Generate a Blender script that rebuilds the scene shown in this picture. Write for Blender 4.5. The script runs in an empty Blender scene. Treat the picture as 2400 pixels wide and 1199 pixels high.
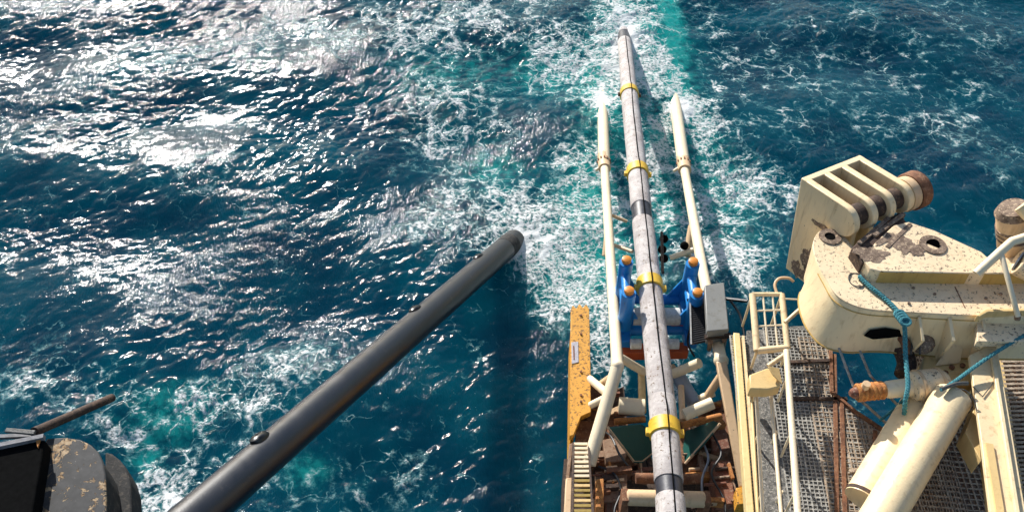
import bpy, math, random
import numpy as np
from mathutils import Vector as V, Matrix

random.seed(7)
rng = np.random.default_rng(11)
C = bpy.context.scene.collection
S = bpy.context.scene
rad = math.radians

# ------------------------------------------------------------------ camera, sky, sun, exposure
CAM_H, PITCH, F = 34.0, rad(46), 2000.0          # metres above the sea, tilt below the horizon, focal length in photo pixels
cam_data = bpy.data.cameras.new('camera')
cam_data.lens = F / 2400 * 36
cam_data.sensor_width = 36
cam_data.clip_end = 9000
cam = bpy.data.objects.new('camera', cam_data)
C.objects.link(cam)
cam.location = (0, 0, CAM_H)
cam.rotation_euler = (rad(90) - PITCH, 0, 0)
S.camera = cam

SUN_EL, SUN_AZ = rad(28.5), rad(-25)               # azimuth measured from +Y towards +X
w = bpy.data.worlds.new('World')
S.world = w
w.use_nodes = True
wn = w.node_tree.nodes
bg = wn['Background']
sky = wn.new('ShaderNodeTexSky')
sky.sky_type = 'NISHITA'
sky.sun_disc = False
sky.sun_elevation = SUN_EL
sky.sun_rotation = SUN_AZ
sky.dust_density = 1.0
w.node_tree.links.new(sky.outputs[0], bg.inputs[0])
bg.inputs[1].default_value = 0.10
sd = bpy.data.lights.new('sun', 'SUN')
sd.energy = 4.9
sd.angle = rad(0.6)
sd.color = (1.0, 0.965, 0.91)
so = bpy.data.objects.new('sun', sd)
C.objects.link(so)
sdir = V((math.sin(SUN_AZ) * math.cos(SUN_EL), math.cos(SUN_AZ) * math.cos(SUN_EL), math.sin(SUN_EL)))
so.rotation_euler = (-sdir).to_track_quat('-Z', 'Y').to_euler()
S.view_settings.view_transform = 'Standard'
S.view_settings.look = 'None'
S.view_settings.gamma = 1
S.view_settings.use_curve_mapping = False
S.view_settings.exposure = 0.5
S.cycles.use_adaptive_sampling = True
S.cycles.adaptive_threshold = 0.025
S.cycles.max_bounces = 6
S.cycles.diffuse_bounces = 3
S.cycles.glossy_bounces = 3

# ------------------------------------------------------------------ survey: photo pixel + height above the sea -> point
cp, sp = math.cos(PITCH), math.sin(PITCH)
def U(px, py, z=0.0):
    a, b = (px - 1200) / F, (600 - py) / F
    d = (CAM_H - z) / (sp - b * cp)
    return V((a * d, d * (cp + b * sp), z))
def mpp(p):                                      # metres per photo pixel at a point
    d = p.y * cp + (CAM_H - p.z) * sp
    return d / F

# ------------------------------------------------------------------ mesh helpers
class MB:
    def __init__(self): self.v = []; self.f = []
    def add(self, vs, fs):
        o = len(self.v); self.v += [V(p) for p in vs]; self.f += [tuple(i + o for i in q) for q in fs]; return self
    def beam(self, p0, p1, w, h, up=V((0, 0, 1)), w1=None, h1=None):
        p0, p1 = V(p0), V(p1); d = (p1 - p0).normalized()
        s = d.cross(up)
        if s.length < 1e-4: s = d.cross(V((0, 1, 0)))
        s.normalize(); u = s.cross(d)
        w1 = w if w1 is None else w1; h1 = h if h1 is None else h1
        vs = []
        for p, ww, hh in ((p0, w, h), (p1, w1, h1)):
            for a, b in ((-1, -1), (1, -1), (1, 1), (-1, 1)): vs.append(p + s * a * ww / 2 + u * b * hh / 2)
        return self.add(vs, [(3, 2, 1, 0), (4, 5, 6, 7), (0, 1, 5, 4), (1, 2, 6, 5), (2, 3, 7, 6), (3, 0, 4, 7)])
    def rings(self, rings, cap=True, closed=True):
        n = len(rings[0]); vs = [p for r in rings for p in r]; fs = []
        for k in range(len(rings) - 1):
            for i in range(n):
                j = (i + 1) % n
                if not closed and j == 0: continue
                fs.append((k * n + i, k * n + j, (k + 1) * n + j, (k + 1) * n + i))
        if cap: fs.append(tuple(reversed(range(n)))); fs.append(tuple(range((len(rings) - 1) * n, len(rings) * n)))
        return self.add(vs, fs)
    def path(self, pts, r, n=12, cap=True):
        pts = [V(p) for p in pts]; rs = r if isinstance(r, (list, tuple)) else [r] * len(pts)
        out = []; ref = V((0, 0, 1))
        d0 = (pts[1] - pts[0]).normalized()
        if abs(d0.dot(ref)) > .95: ref = V((0, 1, 0))
        for i, p in enumerate(pts):
            d = ((pts[min(i + 1, len(pts) - 1)] - pts[max(i - 1, 0)])).normalized()
            s = d.cross(ref).normalized(); u = s.cross(d)
            out.append([p + (s * math.cos(t) + u * math.sin(t)) * rs[i] for t in [2 * math.pi * k / n for k in range(n)]])
        return self.rings(out, cap)
    def tube(self, p0, p1, r0, r1=None, n=20): return self.path([p0, p1], [r0, r0 if r1 is None else r1], n)
    def prism(self, poly, off):
        poly = [V(p) for p in poly]; off = V(off)
        return self.rings([[p + off for p in poly], poly], True)
    def ball(self, c, r, n=10, m=6, sq=1):
        c = V(c)
        return self.rings([[c + V((math.cos(2 * math.pi * k / n) * math.sin(math.pi * (i + .02) / (m + .04)) * r, math.sin(2 * math.pi * k / n) * math.sin(math.pi * (i + .02) / (m + .04)) * r, -math.cos(math.pi * (i + .02) / (m + .04)) * r * sq)) for k in range(n)] for i in range(m + 1)])
    def build(self, name, mat, parent=None, smooth=True, bevel=0.0, label=None):
        me = bpy.data.meshes.new(name)
        o0 = parent_world(parent)
        me.from_pydata([tuple(p - o0) for p in self.v], [], self.f)
        me.validate(); me.update()
        import bmesh
        bm = bmesh.new(); bm.from_mesh(me); bmesh.ops.recalc_face_normals(bm, faces=bm.faces); bm.to_mesh(me); bm.free()
        if smooth:
            me.polygons.foreach_set('use_smooth', [True] * len(me.polygons))
            me.set_sharp_from_angle(angle=rad(38))
        me.materials.append(mat)
        o = bpy.data.objects.new(name, me); C.objects.link(o)
        if parent: o.parent = parent
        if bevel:
            b = o.modifiers.new('bevel', 'BEVEL'); b.width = bevel; b.segments = 2; b.limit_method = 'ANGLE'; b.angle_limit = rad(40)
        if label: o['label'] = label
        return o
def parent_world(p):
    v = V((0, 0, 0))
    while p is not None: v = v + p.location; p = p.parent
    return v
def thing(name, label, cat, loc, group=None):
    o = bpy.data.objects.new(name, None); C.objects.link(o); o.location = loc; o.empty_display_size = .3
    o['label'] = label; o['category'] = cat
    if group: o['group'] = group
    return o
def tag(o, label, cat, group=None):
    o['label'] = label; o['category'] = cat
    if group: o['group'] = group
    return o
def part_copy(src, off):
    o = src.copy(); C.objects.link(o); o.location = src.location + V(off); return o
def smooth_path(pts, n=8):
    pts = [V(p) for p in pts]; out = []
    for i in range(len(pts) - 1):
        p0, p1, p2, p3 = pts[max(i - 1, 0)], pts[i], pts[i + 1], pts[min(i + 2, len(pts) - 1)]
        for k in range(n):
            t = k / n
            out.append(.5 * ((2 * p1) + (p2 - p0) * t + (2 * p0 - 5 * p1 + 4 * p2 - p3) * t * t + (3 * p1 - p0 - 3 * p2 + p3) * t ** 3))
    return out + [pts[-1]]

# ------------------------------------------------------------------ materials
class NT:
    def __init__(self, name):
        self.m = bpy.data.materials.new(name); self.m.use_nodes = True
        self.t = self.m.node_tree; self.n = self.t.nodes; self.b = self.n['Principled BSDF']
        self.pos = self.n.new('ShaderNodeNewGeometry').outputs['Position']
    def new(self, t, **k):
        x = self.n.new(t)
        for a, b in k.items(): setattr(x, a, b)
        return x
    def set(self, sock, val):
        if isinstance(val, bpy.types.NodeSocket): self.t.links.new(val, sock)
        else: sock.default_value = val
    def noise(self, scale, detail=4, rough=.55, vec=None, out=0, dist=0):
        x = self.new('ShaderNodeTexNoise'); self.set(x.inputs['Vector'], vec or self.pos)
        x.inputs['Scale'].default_value = scale; x.inputs['Detail'].default_value = detail; x.inputs['Roughness'].default_value = rough; x.inputs['Distortion'].default_value = dist
        return x.outputs[out]
    def ramp(self, fac, lo, hi, a=0.0, b=1.0):
        x = self.new('ShaderNodeMapRange', interpolation_type='SMOOTHSTEP')
        self.set(x.inputs[0], fac)
        for i, q in ((1, lo), (2, hi), (3, a), (4, b)): self.set(x.inputs[i], q)
        return x.outputs[0]
    def math(self, op, a, b=0.0, clamp=False):
        x = self.new('ShaderNodeMath', operation=op); x.use_clamp = clamp
        self.set(x.inputs[0], a); self.set(x.inputs[1], b); return x.outputs[0]
    def mix(self, fac, a, b):
        x = self.new('ShaderNodeMix', data_type='RGBA')
        self.set(x.inputs[0], fac); self.set(x.inputs[6], a if not isinstance(a, tuple) else (*a, 1)); self.set(x.inputs[7], b if not isinstance(b, tuple) else (*b, 1))
        return x.outputs[2]
    def scale(self, v, vec=None):
        x = self.new('ShaderNodeVectorMath', operation='MULTIPLY'); self.set(x.inputs[0], vec or self.pos); x.inputs[1].default_value = v; return x.outputs[0]
    def bump(self, h, dist, strength=1.0):
        x = self.new('ShaderNodeBump'); x.inputs['Strength'].default_value = strength; x.inputs['Distance'].default_value = dist
        self.set(x.inputs['Height'], h); self.t.links.new(x.outputs[0], self.b.inputs['Normal'])
    def out(self, col, rough=.5, metal=0.0, spec=.5):
        self.set(self.b.inputs['Base Color'], (*col, 1) if isinstance(col, tuple) else col)
        self.set(self.b.inputs['Roughness'], rough); self.set(self.b.inputs['Metallic'], metal)
        self.b.inputs['Specular IOR Level'].default_value = spec
        return self.m

RUST, DRUST = (.20, .075, .028), (.055, .028, .017)
def paint(name, col, rust=.3, spots=.3, dirt=.35, rough=.45, rustcol=RUST, scale=1.0):
    k = NT(name)
    fade = k.noise(.6 * scale, 3); c = k.mix(k.ramp(fade, .3, .75), col, tuple(min(1, x * 1.12) for x in col))
    streak = k.noise(1.0, 5, .6, k.scale((5 * scale, 5 * scale, .7 * scale)))
    c = k.mix(k.math('MULTIPLY', k.ramp(streak, .5, .78), dirt), c, tuple(x * y for x, y in zip(col, (.55, .45, .33))))
    big = k.noise(1.1 * scale, 8, .68)
    c = k.mix(k.ramp(big, .78 - .3 * rust, .84 - .3 * rust), c, rustcol)
    vor = k.new('ShaderNodeTexVoronoi'); k.set(vor.inputs['Vector'], k.pos); vor.inputs['Scale'].default_value = 4.2 * scale
    near = k.ramp(vor.outputs['Distance'], .04, .13, 1, 0)
    gate = k.ramp(k.noise(2.3 * scale, 2), .62 - .22 * spots, .70 - .22 * spots)
    sp = k.math('MULTIPLY', near, gate)
    fine = k.ramp(k.noise(9 * scale, 5, .7), .74 - .12 * spots, .79 - .12 * spots)
    sp = k.math('MAXIMUM', sp, fine)
    c = k.mix(k.math('MULTIPLY', sp, .85), c, DRUST)
    k.bump(k.math('ADD', k.noise(14 * scale, 4), k.math('MULTIPLY', sp, -1.5)), .012, .6)
    return k.out(c, rough)
def plain(name, col, rough=.5, var=.25, scale=6, metal=0.0, bump=.01):
    k = NT(name); n = k.noise(scale, 6, .65)
    c = k.mix(k.ramp(n, .3, .7), tuple(x * (1 - var) for x in col), tuple(x * (1 + var) for x in col))
    k.bump(n, bump); return k.out(c, rough, metal)
def mottled(name, a, b, c3, scale=2.5, rough=.8):
    k = NT(name)
    c = k.mix(k.ramp(k.noise(scale, 9, .72), .4, .6), a, b)
    c = k.mix(k.ramp(k.noise(scale * 2.7, 8, .75), .52, .62), c, c3)
    k.bump(k.noise(scale * 6, 6, .7), .02); return k.out(c, rough)

M = {}
M['cream'] = paint('cream_paint', (.82, .63, .37), rust=.30, spots=.5, dirt=.6)
M['cream_worn'] = paint('cream_paint_speckled', (.83, .645, .41), rust=.44, spots=1.35, dirt=.5)
M['cream_clean'] = paint('cream_paint_smooth', (.83, .65, .385), rust=.22, spots=.28, dirt=.5, rough=.38)
M['ivory'] = paint('ivory_tube_paint', (.79, .66, .45), rust=.12, spots=.2, dirt=.3)
M['tan'] = paint('tan_tube_paint', (.62, .43, .25), rust=.32, spots=.4, dirt=.5)
M['amber'] = paint('amber_paint', (.64, .30, .03), rust=.30, spots=1.5, dirt=.6, rough=.6)
M['straw'] = paint('straw_yellow_paint', (.70, .49, .21), rust=.16, spots=.2, dirt=.35)
M['pale_straw'] = paint('pale_straw_paint', (.74, .57, .27), rust=.12, spots=.2, dirt=.35)
M['band'] = paint('yellow_collar_paint', (.68, .42, .035), rust=.36, spots=.8, dirt=.7)
M['olive'] = paint('olive_yellow_paint', (.36, .25, .06), rust=.3, spots=.4, dirt=.5)
M['ochre'] = paint('stained_shaded_ochre', (.50, .32, .09), rust=.38, spots=.6, dirt=.6)
M['blue'] = paint('blue_paint', (.010, .21, .56), rust=.30, spots=.7, dirt=.4, rough=.4, rustcol=(.05, .06, .08))
M['orange'] = paint('orange_cap_paint', (.62, .22, .025), rust=.2, spots=.2, dirt=.3)
M['red'] = paint('orange_red_primer', (.48, .085, .018), rust=.25, spots=.35, dirt=.4, rough=.6)
M['green'] = paint('dark_green_paint', (.010, .075, .060), rust=.16, spots=.3, dirt=.3, rough=.4, rustcol=(.05, .05, .035))
M['grey'] = paint('grey_cabinet_paint', (.20, .20, .185), rust=.12, spots=.25, dirt=.5)
M['worn'] = mottled('scraped_brown_steel', (.12, .078, .052), (.24, .17, .12), (.50, .37, .24), 3.5)
M['rust'] = mottled('rusty_steel', (.13, .052, .024), (.23, .095, .042), (.32, .17, .09), 2.2)
M['rust_red'] = mottled('red_brown_primer', (.17, .06, .034), (.24, .10, .055), (.30, .19, .13), 3)
M['rust_orange'] = mottled('bright_orange_rust', (.42, .15, .035), (.55, .24, .06), (.25, .08, .03), 6)
M['rust_dark'] = mottled('dark_rusty_steel', (.035, .020, .014), (.07, .038, .024), (.14, .085, .05), 2.5)
M['rust_pale'] = mottled('pale_weathered_rust', (.25, .15, .09), (.34, .22, .14), (.20, .10, .05), 2)
M['floor_grey'] = mottled('grey_scuffed_floor', (.07, .07, .064), (.20, .19, .17), (.44, .41, .36), 5.5)
M['floor_brown'] = mottled('brown_scuffed_floor', (.17, .11, .072), (.32, .22, .15), (.48, .37, .27), 4.0)
M['bar'] = mottled('grating_bar_steel', (.33, .25, .175), (.50, .40, .29), (.22, .13, .08), 3)
M['bar_grey'] = mottled('galvanised_bar_steel', (.29, .28, .25), (.46, .44, .39), (.15, .14, .12), 4)
M['dark_steel'] = mottled('dark_mottled_steel', (.008, .008, .008), (.018, .017, .016), (.06, .05, .04), 2)
M['gloss_black'] = plain('glossy_black_rubber', (.004, .004, .005), .28, .2, bump=.002)
M['edge_grey'] = plain('grey_edge_steel', (.16, .16, .17), .5, .3)
M['black'] = plain('matt_black', (.004, .004, .004), .95, .3); M['black'].node_tree.nodes['Principled BSDF'].inputs['Specular IOR Level'].default_value = .05
M['sleeve'] = plain('dark_joint_sleeve', (.035, .035, .045), .45, .3, 4)
M['mesh_black'] = plain('black_mesh_steel', (.012, .012, .014), .5, .3)
M['wire'] = plain('wire_rope_steel', (.07, .07, .065), .45, .3, 20)
M['rope'] = plain('turquoise_rope_fibre', (.045, .21, .24), .85, .45, 22, bump=.02)
M['white'] = plain('white_roller', (.55, .54, .50), .6, .2)
M['sign'] = plain('pale_grey_sign', (.42, .40, .42), .6, .2, 12)
M['bluegrey'] = paint('blue_grey_tube_paint', (.27, .31, .36), rust=.1, spots=.3)

def concrete():
    k = NT('concrete_weight_coating')
    c = k.mix(k.ramp(k.noise(1.1, 8, .72), .36, .64), (.40, .355, .335), (.58, .54, .51))
    c = k.mix(k.math('MULTIPLY', k.ramp(k.noise(7, 6, .75), .5, .7), .6), c, (.32, .28, .25))
    c = k.mix(k.ramp(k.noise(5.5, 6, .75), .58, .62), c, (.19, .14, .10))
    c = k.mix(k.math('MULTIPLY', k.ramp(k.noise(1, 5, .6, k.scale((7, .8, 7))), .54, .72), .5), c, (.26, .20, .15))
    k.bump(k.noise(10, 7, .7), .03); return k.out(c, .9)
M['concrete'] = concrete()
def dark_tube():
    k = NT('dark_tube_paint')
    sc = k.noise(1.2, 6, .65, k.scale((.6, .6, 3)))
    c = k.mix(k.ramp(sc, .35, .7), (.009, .010, .015), (.016, .017, .023))
    c = k.mix(k.ramp(k.noise(2.2, 8, .75), .60, .70), c, (.045, .042, .040))
    k.bump(k.noise(20, 4), .004); return k.out(c, k.ramp(sc, .3, .7, .30, .42), 0, .7)
M['dark_tube'] = dark_tube()
def flaked():
    k = NT('flaking_dark_paint')
    c = k.mix(k.ramp(k.noise(3, 7, .7), .35, .7), (.024, .024, .024), (.052, .051, .050))
    fl = k.ramp(k.noise(1.9, 9, .72, dist=.6),   .535, .56)
    c = k.mix(fl, c, k.mix(k.ramp(k.noise(7, 5), .4, .6), (.42, .30, .17), (.26, .15, .06)))
    c = k.mix(k.ramp(k.noise(12, 4, .6), .68, .72), c, (.4, .37, .33))
    k.bump(fl, -.01); return k.out(c, .7)
M['flaked'] = flaked()

# ------------------------------------------------------------------ the sea
def make_sea():
    L, N = 128.0, 2048
    kx = np.fft.fftfreq(N, L / N) * 2 * np.pi
    KX, KY = np.meshgrid(kx, kx)
    K = np.hypot(KX, KY); K[0, 0] = 1e-6
    wd = np.array([math.cos(rad(-58)), math.sin(rad(-58))])             # the wind blows towards the camera and the right
    cosw = (KX * wd[0] + KY * wd[1]) / K
    kp = 2 * np.pi / 6.0
    P = np.exp(-1.25 * (kp / K) ** 2) * K ** -3.25
    P *= (0.22 + 0.78 * np.abs(cosw) ** 2)
    P *= np.exp(-(K * 0.045) ** 2); P[K < kp * .6] = 0
    grad2 = lambda a: math.sqrt((np.gradient(a, L / N, axis=0) ** 2 + np.gradient(a, L / N, axis=1) ** 2).mean())
    white = lambda: rng.normal(size=K.shape) + 1j * rng.normal(size=K.shape)
    def field(P_, slope):
        sp_ = np.sqrt(P_) * white(); a = np.fft.ifft2(sp_).real; f = slope / grad2(a)
        return a * f, np.fft.ifft2(-1j * KX / K * sp_ * f).real * .9, np.fft.ifft2(-1j * KY / K * sp_ * f).real * .9
    ks = 2 * np.pi / 13.0                                              # a longer swell under the chop
    sw2 = (KX * math.cos(rad(-78)) + KY * math.sin(rad(-78))) / K
    hs, dxs, dys = field(np.exp(-((K - ks) / (.4 * ks)) ** 2) * sw2 ** 2, .11)
    hc, dxc, dyc = field(P, .19)
    gust = np.fft.ifft2(np.exp(-(K * 1.6) ** 2) * (K > .25) * white()).real     # gusts roughen the chop in patches some metres across
    gust = np.clip(.92 + .42 * gust / gust.std(), .48, 1.8)
    h, dxf, dyf = hs + hc * gust, dxs + dxc * gust, dys + dyc * gust
    # crest compression: where the surface folds, whitecaps break
    g = lambda a, ax: np.gradient(a, L / N, axis=ax)
    J = (1 + g(dxf, 1)) * (1 + g(dyf, 0)) - g(dxf, 0) * g(dyf, 1)
    def lines(lo, hi, step, far):
        c = list(np.arange(lo, hi + 1e-6, step)); s, a = step, lo; left = []
        while a > -far: s *= 1.35; a -= s; left.append(a)
        s, a = step, hi; right = []
        while a < far: s *= 1.35; a += s; right.append(a)
        return np.array(left[::-1] + c + right)
    X = lines(-45, 45, .09, 4000); Y = lines(14, 67, .09, 4000)
    XX, YY = np.meshgrid(X, Y)
    def samp(a):
        u = (XX / L % 1) * N; v = (YY / L % 1) * N
        i = np.floor(u).astype(int); j = np.floor(v).astype(int); fu, fv = u - i, v - j
        i1, j1, i, j = (i + 1) % N, (j + 1) % N, i % N, j % N
        return a[j, i] * (1 - fu) * (1 - fv) + a[j, i1] * fu * (1 - fv) + a[j1, i] * (1 - fu) * fv + a[j1, i1] * fu * fv
    out = np.maximum(np.maximum(np.abs(XX) - 45, 0), np.maximum(np.maximum(YY - 67, 14 - YY), 0))
    fade = np.exp(-(out / 25) ** 2)
    Z = samp(h) * fade
    Xd, Yd = XX + samp(dxf) * fade, YY + samp(dyf) * fade
    Jv = samp(J)
    def blobs(lst):
        d = np.zeros_like(XX)
        for (px, py, sx, sy, amp) in lst:
            c = U(px, py, 0); m = mpp(c); df = sp - (600 - py) / F * cp
            d += amp * np.exp(-((XX - c.x) / (sx * m)) ** 2 - ((YY - c.y) / (sy * m / df)) ** 2)
        return d
    foam = blobs(FOAM); aer = blobs(AER)
    cap = np.clip((.56 - Jv) / .4, 0, 1) * fade
    ny, nx = XX.shape
    co = np.stack([Xd, Yd, Z], -1).reshape(-1, 3).astype(np.float32)
    idx = np.arange(ny * nx).reshape(ny, nx)
    q = np.stack([idx[:-1, :-1], idx[:-1, 1:], idx[1:, 1:], idx[1:, :-1]], -1).reshape(-1, 4)
    me = bpy.data.meshes.new('sea')
    me.vertices.add(len(co)); me.vertices.foreach_set('co', co.ravel())
    me.loops.add(q.size); me.loops.foreach_set('vertex_index', q.ravel().astype(np.int32))
    me.polygons.add(len(q)); me.polygons.foreach_set('loop_start', np.arange(0, q.size, 4, dtype=np.int32))
    me.polygons.foreach_set('use_smooth', np.ones(len(q), bool))
    me.update(calc_edges=True)
    for nm, a in (('foam_density', foam), ('aeration', aer), ('whitecap', cap)):
        at = me.attributes.new(nm, 'FLOAT', 'POINT'); at.data.foreach_set('value', np.clip(a, -1, 1.5).astype(np.float32).ravel())
    me.materials.append(sea_material())
    o = bpy.data.objects.new('sea', me); C.objects.link(o); o['kind'] = 'structure'
    o['label'] = 'dark teal choppy sea with white foam lace and sun glitter'
    return o
# foam thrown up round the steelwork and the pipe, in the survey's pixels: x, y, spread x, spread y, density
FOAM = [(1330, 560, 140, 95, .54), (1260, 610, 70, 90, .42), (1390, 420, 100, 110, .42), (1440, 150, 100, 115, .55), (1350, 140, 120, 70, .45), (1540, 170, 40, 120, .3),
        (1320, 690, 60, 60, .45), (1420, 740, 60, 110, .35), (1560, 430, 70, 140, .42), (1690, 540, 80, 90, .5), (1770, 420, 90, 70, .5), (1740, 640, 70, 60, .65), (1650, 310, 45, 60, .55),
        (1465, 20, 60, 60, .6), (1060, 290, 170, 110, .30), (1000, 80, 170, 80, .32), (1130, 470, 110, 70, .38), (1180, 20, 150, 40, .3), (1010, 540, 70, 60, .27),
        (400, 1120, 80, 70, .72), (560, 1080, 80, 60, .5), (500, 950, 120, 60, .38), (650, 920, 60, 50, .3), (290, 1010, 80, 50, .38), (430, 1180, 100, 40, .6),
        (850, 1120, 170, 80, .26), (750, 860, 170, 60, .22), (150, 900, 200, 70, .22), (1180, 560, 60, 40, .55),
        (720, 70, 170, 80, .22), (420, 120, 160, 70, .12), (500, 420, 130, 60, .14), (220, 240, 90, 60, .12), (80, 330, 70, 40, .15),
        (2000, 90, 300, 150, .15), (2250, 300, 200, 140, .15), (2300, 60, 150, 80, .08), (1850, 250, 120, 120, .12),
        (1592, 190, 26, 70, .42), (1670, 140, 80, 170, .17), (1900, 480, 120, 100, .08), (1411, 215, 18, 30, .4), (1411, 250, 26, 30, .75), (1583, 250, 28, 34, .75), (1463, 86, 30, 22, .8), (1400, 800, 50, 110, .32), (1520, 700, 60, 90, .3), (1440, 900, 40, 60, .3), (1590, 860, 50, 80, .28), (1180, 950, 110, 200, -.12), (560, 150, 70, 30, -.1), (900, 470, 130, 80, -.03)]
AER = [(1330, 600, 120, 120, .35), (1400, 300, 60, 160, .4), (1640, 330, 60, 160, .3), (1412, 215, 14, 40, .5), (1300, 160, 100, 60, .5), (1060, 170, 150, 70, .35), (1365, 460, 60, 80, .75), (1160, 390, 90, 60, .45), (1566, 15, 20, 55, .65), (1575, 90, 14, 40, .55), (1580, 165, 19, 50, .65), (1590, 235, 20, 40, .7), (1560, 60, 60, 120, .22), (1410, 215, 20, 40, .7), (1407, 150, 15, 40, .35),
       (1560, 480, 45, 60, .7), (1540, 330, 40, 80, .55), (400, 960, 100, 60, .55), (720, 1090, 50, 40, .6), (330, 1060, 50, 40, .5), (620, 150, 90, 30, .25), (1460, 90, 80, 120, .5),
       (1420, 250, 30, 60, .7), (1560, 120, 60, 100, .4), (1720, 470, 80, 120, .3), (1440, 640, 120, 140, .35), (300, 200, 300, 160, .08)]

def sea_material():
    k = NT('sea_water_and_foam')
    flat = k.scale((1, 1, .2))
    att = lambda n: (lambda x: (setattr(x, 'attribute_name', n), x.outputs['Fac'])[1])(k.new('ShaderNodeAttribute'))
    dens, aer, cap = att('foam_density'), att('aeration'), att('whitecap')
    def warp(scale, amt, base):
        nz = k.new('ShaderNodeTexNoise'); k.set(nz.inputs['Vector'], flat); nz.inputs['Scale'].default_value = scale; nz.inputs['Detail'].default_value = 4
        a = k.new('ShaderNodeVectorMath', operation='SUBTRACT'); k.set(a.inputs[0], nz.outputs['Color']); a.inputs[1].default_value = (.5, .5, .5)
        b = k.new('ShaderNodeVectorMath', operation='SCALE'); k.set(b.inputs[0], a.outputs[0]); b.inputs['Scale'].default_value = amt
        c = k.new('ShaderNodeVectorMath', operation='ADD'); k.set(c.inputs[0], base); k.set(c.inputs[1], b.outputs[0]); return c.outputs[0]
    vec = warp(.55, 2.6, flat)
    def edge(scale, v):
        x = k.new('ShaderNodeTexVoronoi', feature='DISTANCE_TO_EDGE'); k.set(x.inputs['Vector'], v); x.inputs['Scale'].default_value = scale; return x.outputs['Distance']
    e1, e2, e3 = edge(.33, vec), edge(.80, vec), edge(1.9, warp(1.0, 1.2, flat))
    big = k.noise(.28, 5, .6, flat); mid = k.noise(1.3, 6, .65, flat); fine = k.noise(5.0, 6, .7, flat)
    amp = k.math('ADD', k.math('MAXIMUM', dens, 0.0), .20)
    va = k.math('ADD', k.math('MULTIPLY', k.math('SUBTRACT', big, .5), 2.6), k.math('MULTIPLY', k.math('SUBTRACT', mid, .5), 2.4))
    d = k.math('ADD', dens, k.math('MULTIPLY', amp, va))
    d = k.math('MAXIMUM', k.math('ADD', d, -.015), 0.0)
    wd1 = k.math('ADD', k.math('MULTIPLY', d, .34), .010); wd2 = k.math('ADD', k.math('MULTIPLY', d, .34), .0)
    l1 = k.ramp(k.math('DIVIDE', e1, wd1), 0, 1, 1, 0); l2 = k.ramp(k.math('DIVIDE', e2, k.math('MAXIMUM', wd2, .001)), 0, 1, 1, 0)
    l3 = k.ramp(k.math('DIVIDE', e3, k.math('MAXIMUM', wd2, .001)), 0, 1, 1, 0)
    lace = k.math('MAXIMUM', l1, k.math('MAXIMUM', k.math('MULTIPLY', l2, .9), k.math('MULTIPLY', l3, k.ramp(d, .15, .5, 0, .85))))
    gate = k.ramp(d, .03, .36)
    lace = k.math('MULTIPLY', lace, k.math('ADD', k.math('MULTIPLY', gate, .95), .0))
    brk = k.ramp(fine, .36, .52, .1, 1)
    lace = k.math('MULTIPLY', lace, brk)
    solid = k.ramp(k.math('ADD', d, k.math('MULTIPLY', k.math('SUBTRACT', fine, .5), .9)), .62, .95)
    capm = k.math('MULTIPLY', k.ramp(cap, .15, .7), k.ramp(fine, .42, .62))
    old = k.math('MULTIPLY', k.ramp(edge(.62, warp(.8, 2.2, k.scale((1, 1, .21)))), 0, .045, 1, 0), k.ramp(k.noise(.7, 5, .65, k.scale((1, 1, .19))), .50, .70, 0, .5))
    dots = k.math('MULTIPLY', k.ramp(k.noise(5.5, 4, .65, flat), .64, .74), k.ramp(mid, .45, .65, .0, .75))
    lace = k.math('MAXIMUM', lace, k.math('MAXIMUM', k.math('MULTIPLY', old, brk), dots))
    mask = k.math('MAXIMUM', k.math('MAXIMUM', lace, k.math('MULTIPLY', solid, .9)), k.math('MULTIPLY', capm, .85), True)
    aer2 = k.math('MULTIPLY', aer, k.ramp(mid, .30, .62, .45, 1.15))
    aer2 = k.math('ADD', aer2, k.math('MULTIPLY', k.math('SUBTRACT', mid, .5), .30))
    aer2 = k.math('ADD', aer2, k.math('MULTIPLY', d, .42), True)
    water = k.mix(k.ramp(k.noise(.16, 3), .35, .65), (.0008, .027, .050), (.0010, .050, .076))
    water = k.mix(k.ramp(aer2, .02, .95), water, (.012, .24, .22))
    k.b.inputs['IOR'].default_value = 1.333
    # capillary ripples, drawn out along the crests
    st = k.new('ShaderNodeMapping'); k.set(st.inputs['Vector'], k.pos); st.inputs['Rotation'].default_value = (0, 0, rad(58)); st.inputs['Scale'].default_value = (1.0, .42, 1)
    r1 = k.noise(2.6, 5, .62, st.outputs[0]); r2 = k.noise(7.5, 3, .6, st.outputs[0])
    hgt = k.math('ADD', k.math('MULTIPLY', r1, 1.0), k.math('MULTIPLY', r2, .30))
    hgt = k.math('MULTIPLY', hgt, k.ramp(k.noise(.11, 3, .5, flat), .38, .62, .40, 1.5))
    k.bump(k.math('ADD', hgt, k.math('MULTIPLY', mask, .25)), .075, 1.0)
    k.out(water, .085, 0, .17)
    k.m.node_tree.nodes['Principled BSDF'].subsurface_method = 'BURLEY'
    k.b.inputs['Subsurface Weight'].default_value = 1; k.b.inputs['Subsurface Radius'].default_value = (.3, 1.0, 1.1); k.b.inputs['Subsurface Scale'].default_value = 6.0
    fo = k.new('ShaderNodeBsdfPrincipled')
    k.set(fo.inputs['Base Color'], k.mix(k.ramp(mask, .1, .8), (.16, .48, .48), (.82, .83, .81))); fo.inputs['Roughness'].default_value = .9
    bp = k.new('ShaderNodeBump'); bp.inputs['Distance'].default_value = .10; k.set(bp.inputs['Height'], k.math('ADD', fine, mask)); k.t.links.new(bp.outputs[0], fo.inputs['Normal'])
    ms = k.new('ShaderNodeMixShader'); k.set(ms.inputs[0], mask); 
    k.t.links.new(k.b.outputs[0], ms.inputs[1]); k.t.links.new(fo.outputs[0], ms.inputs[2])
    k.t.links.new(ms.outputs[0], k.n['Material Output'].inputs['Surface'])
    return k.m
make_sea()

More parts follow.
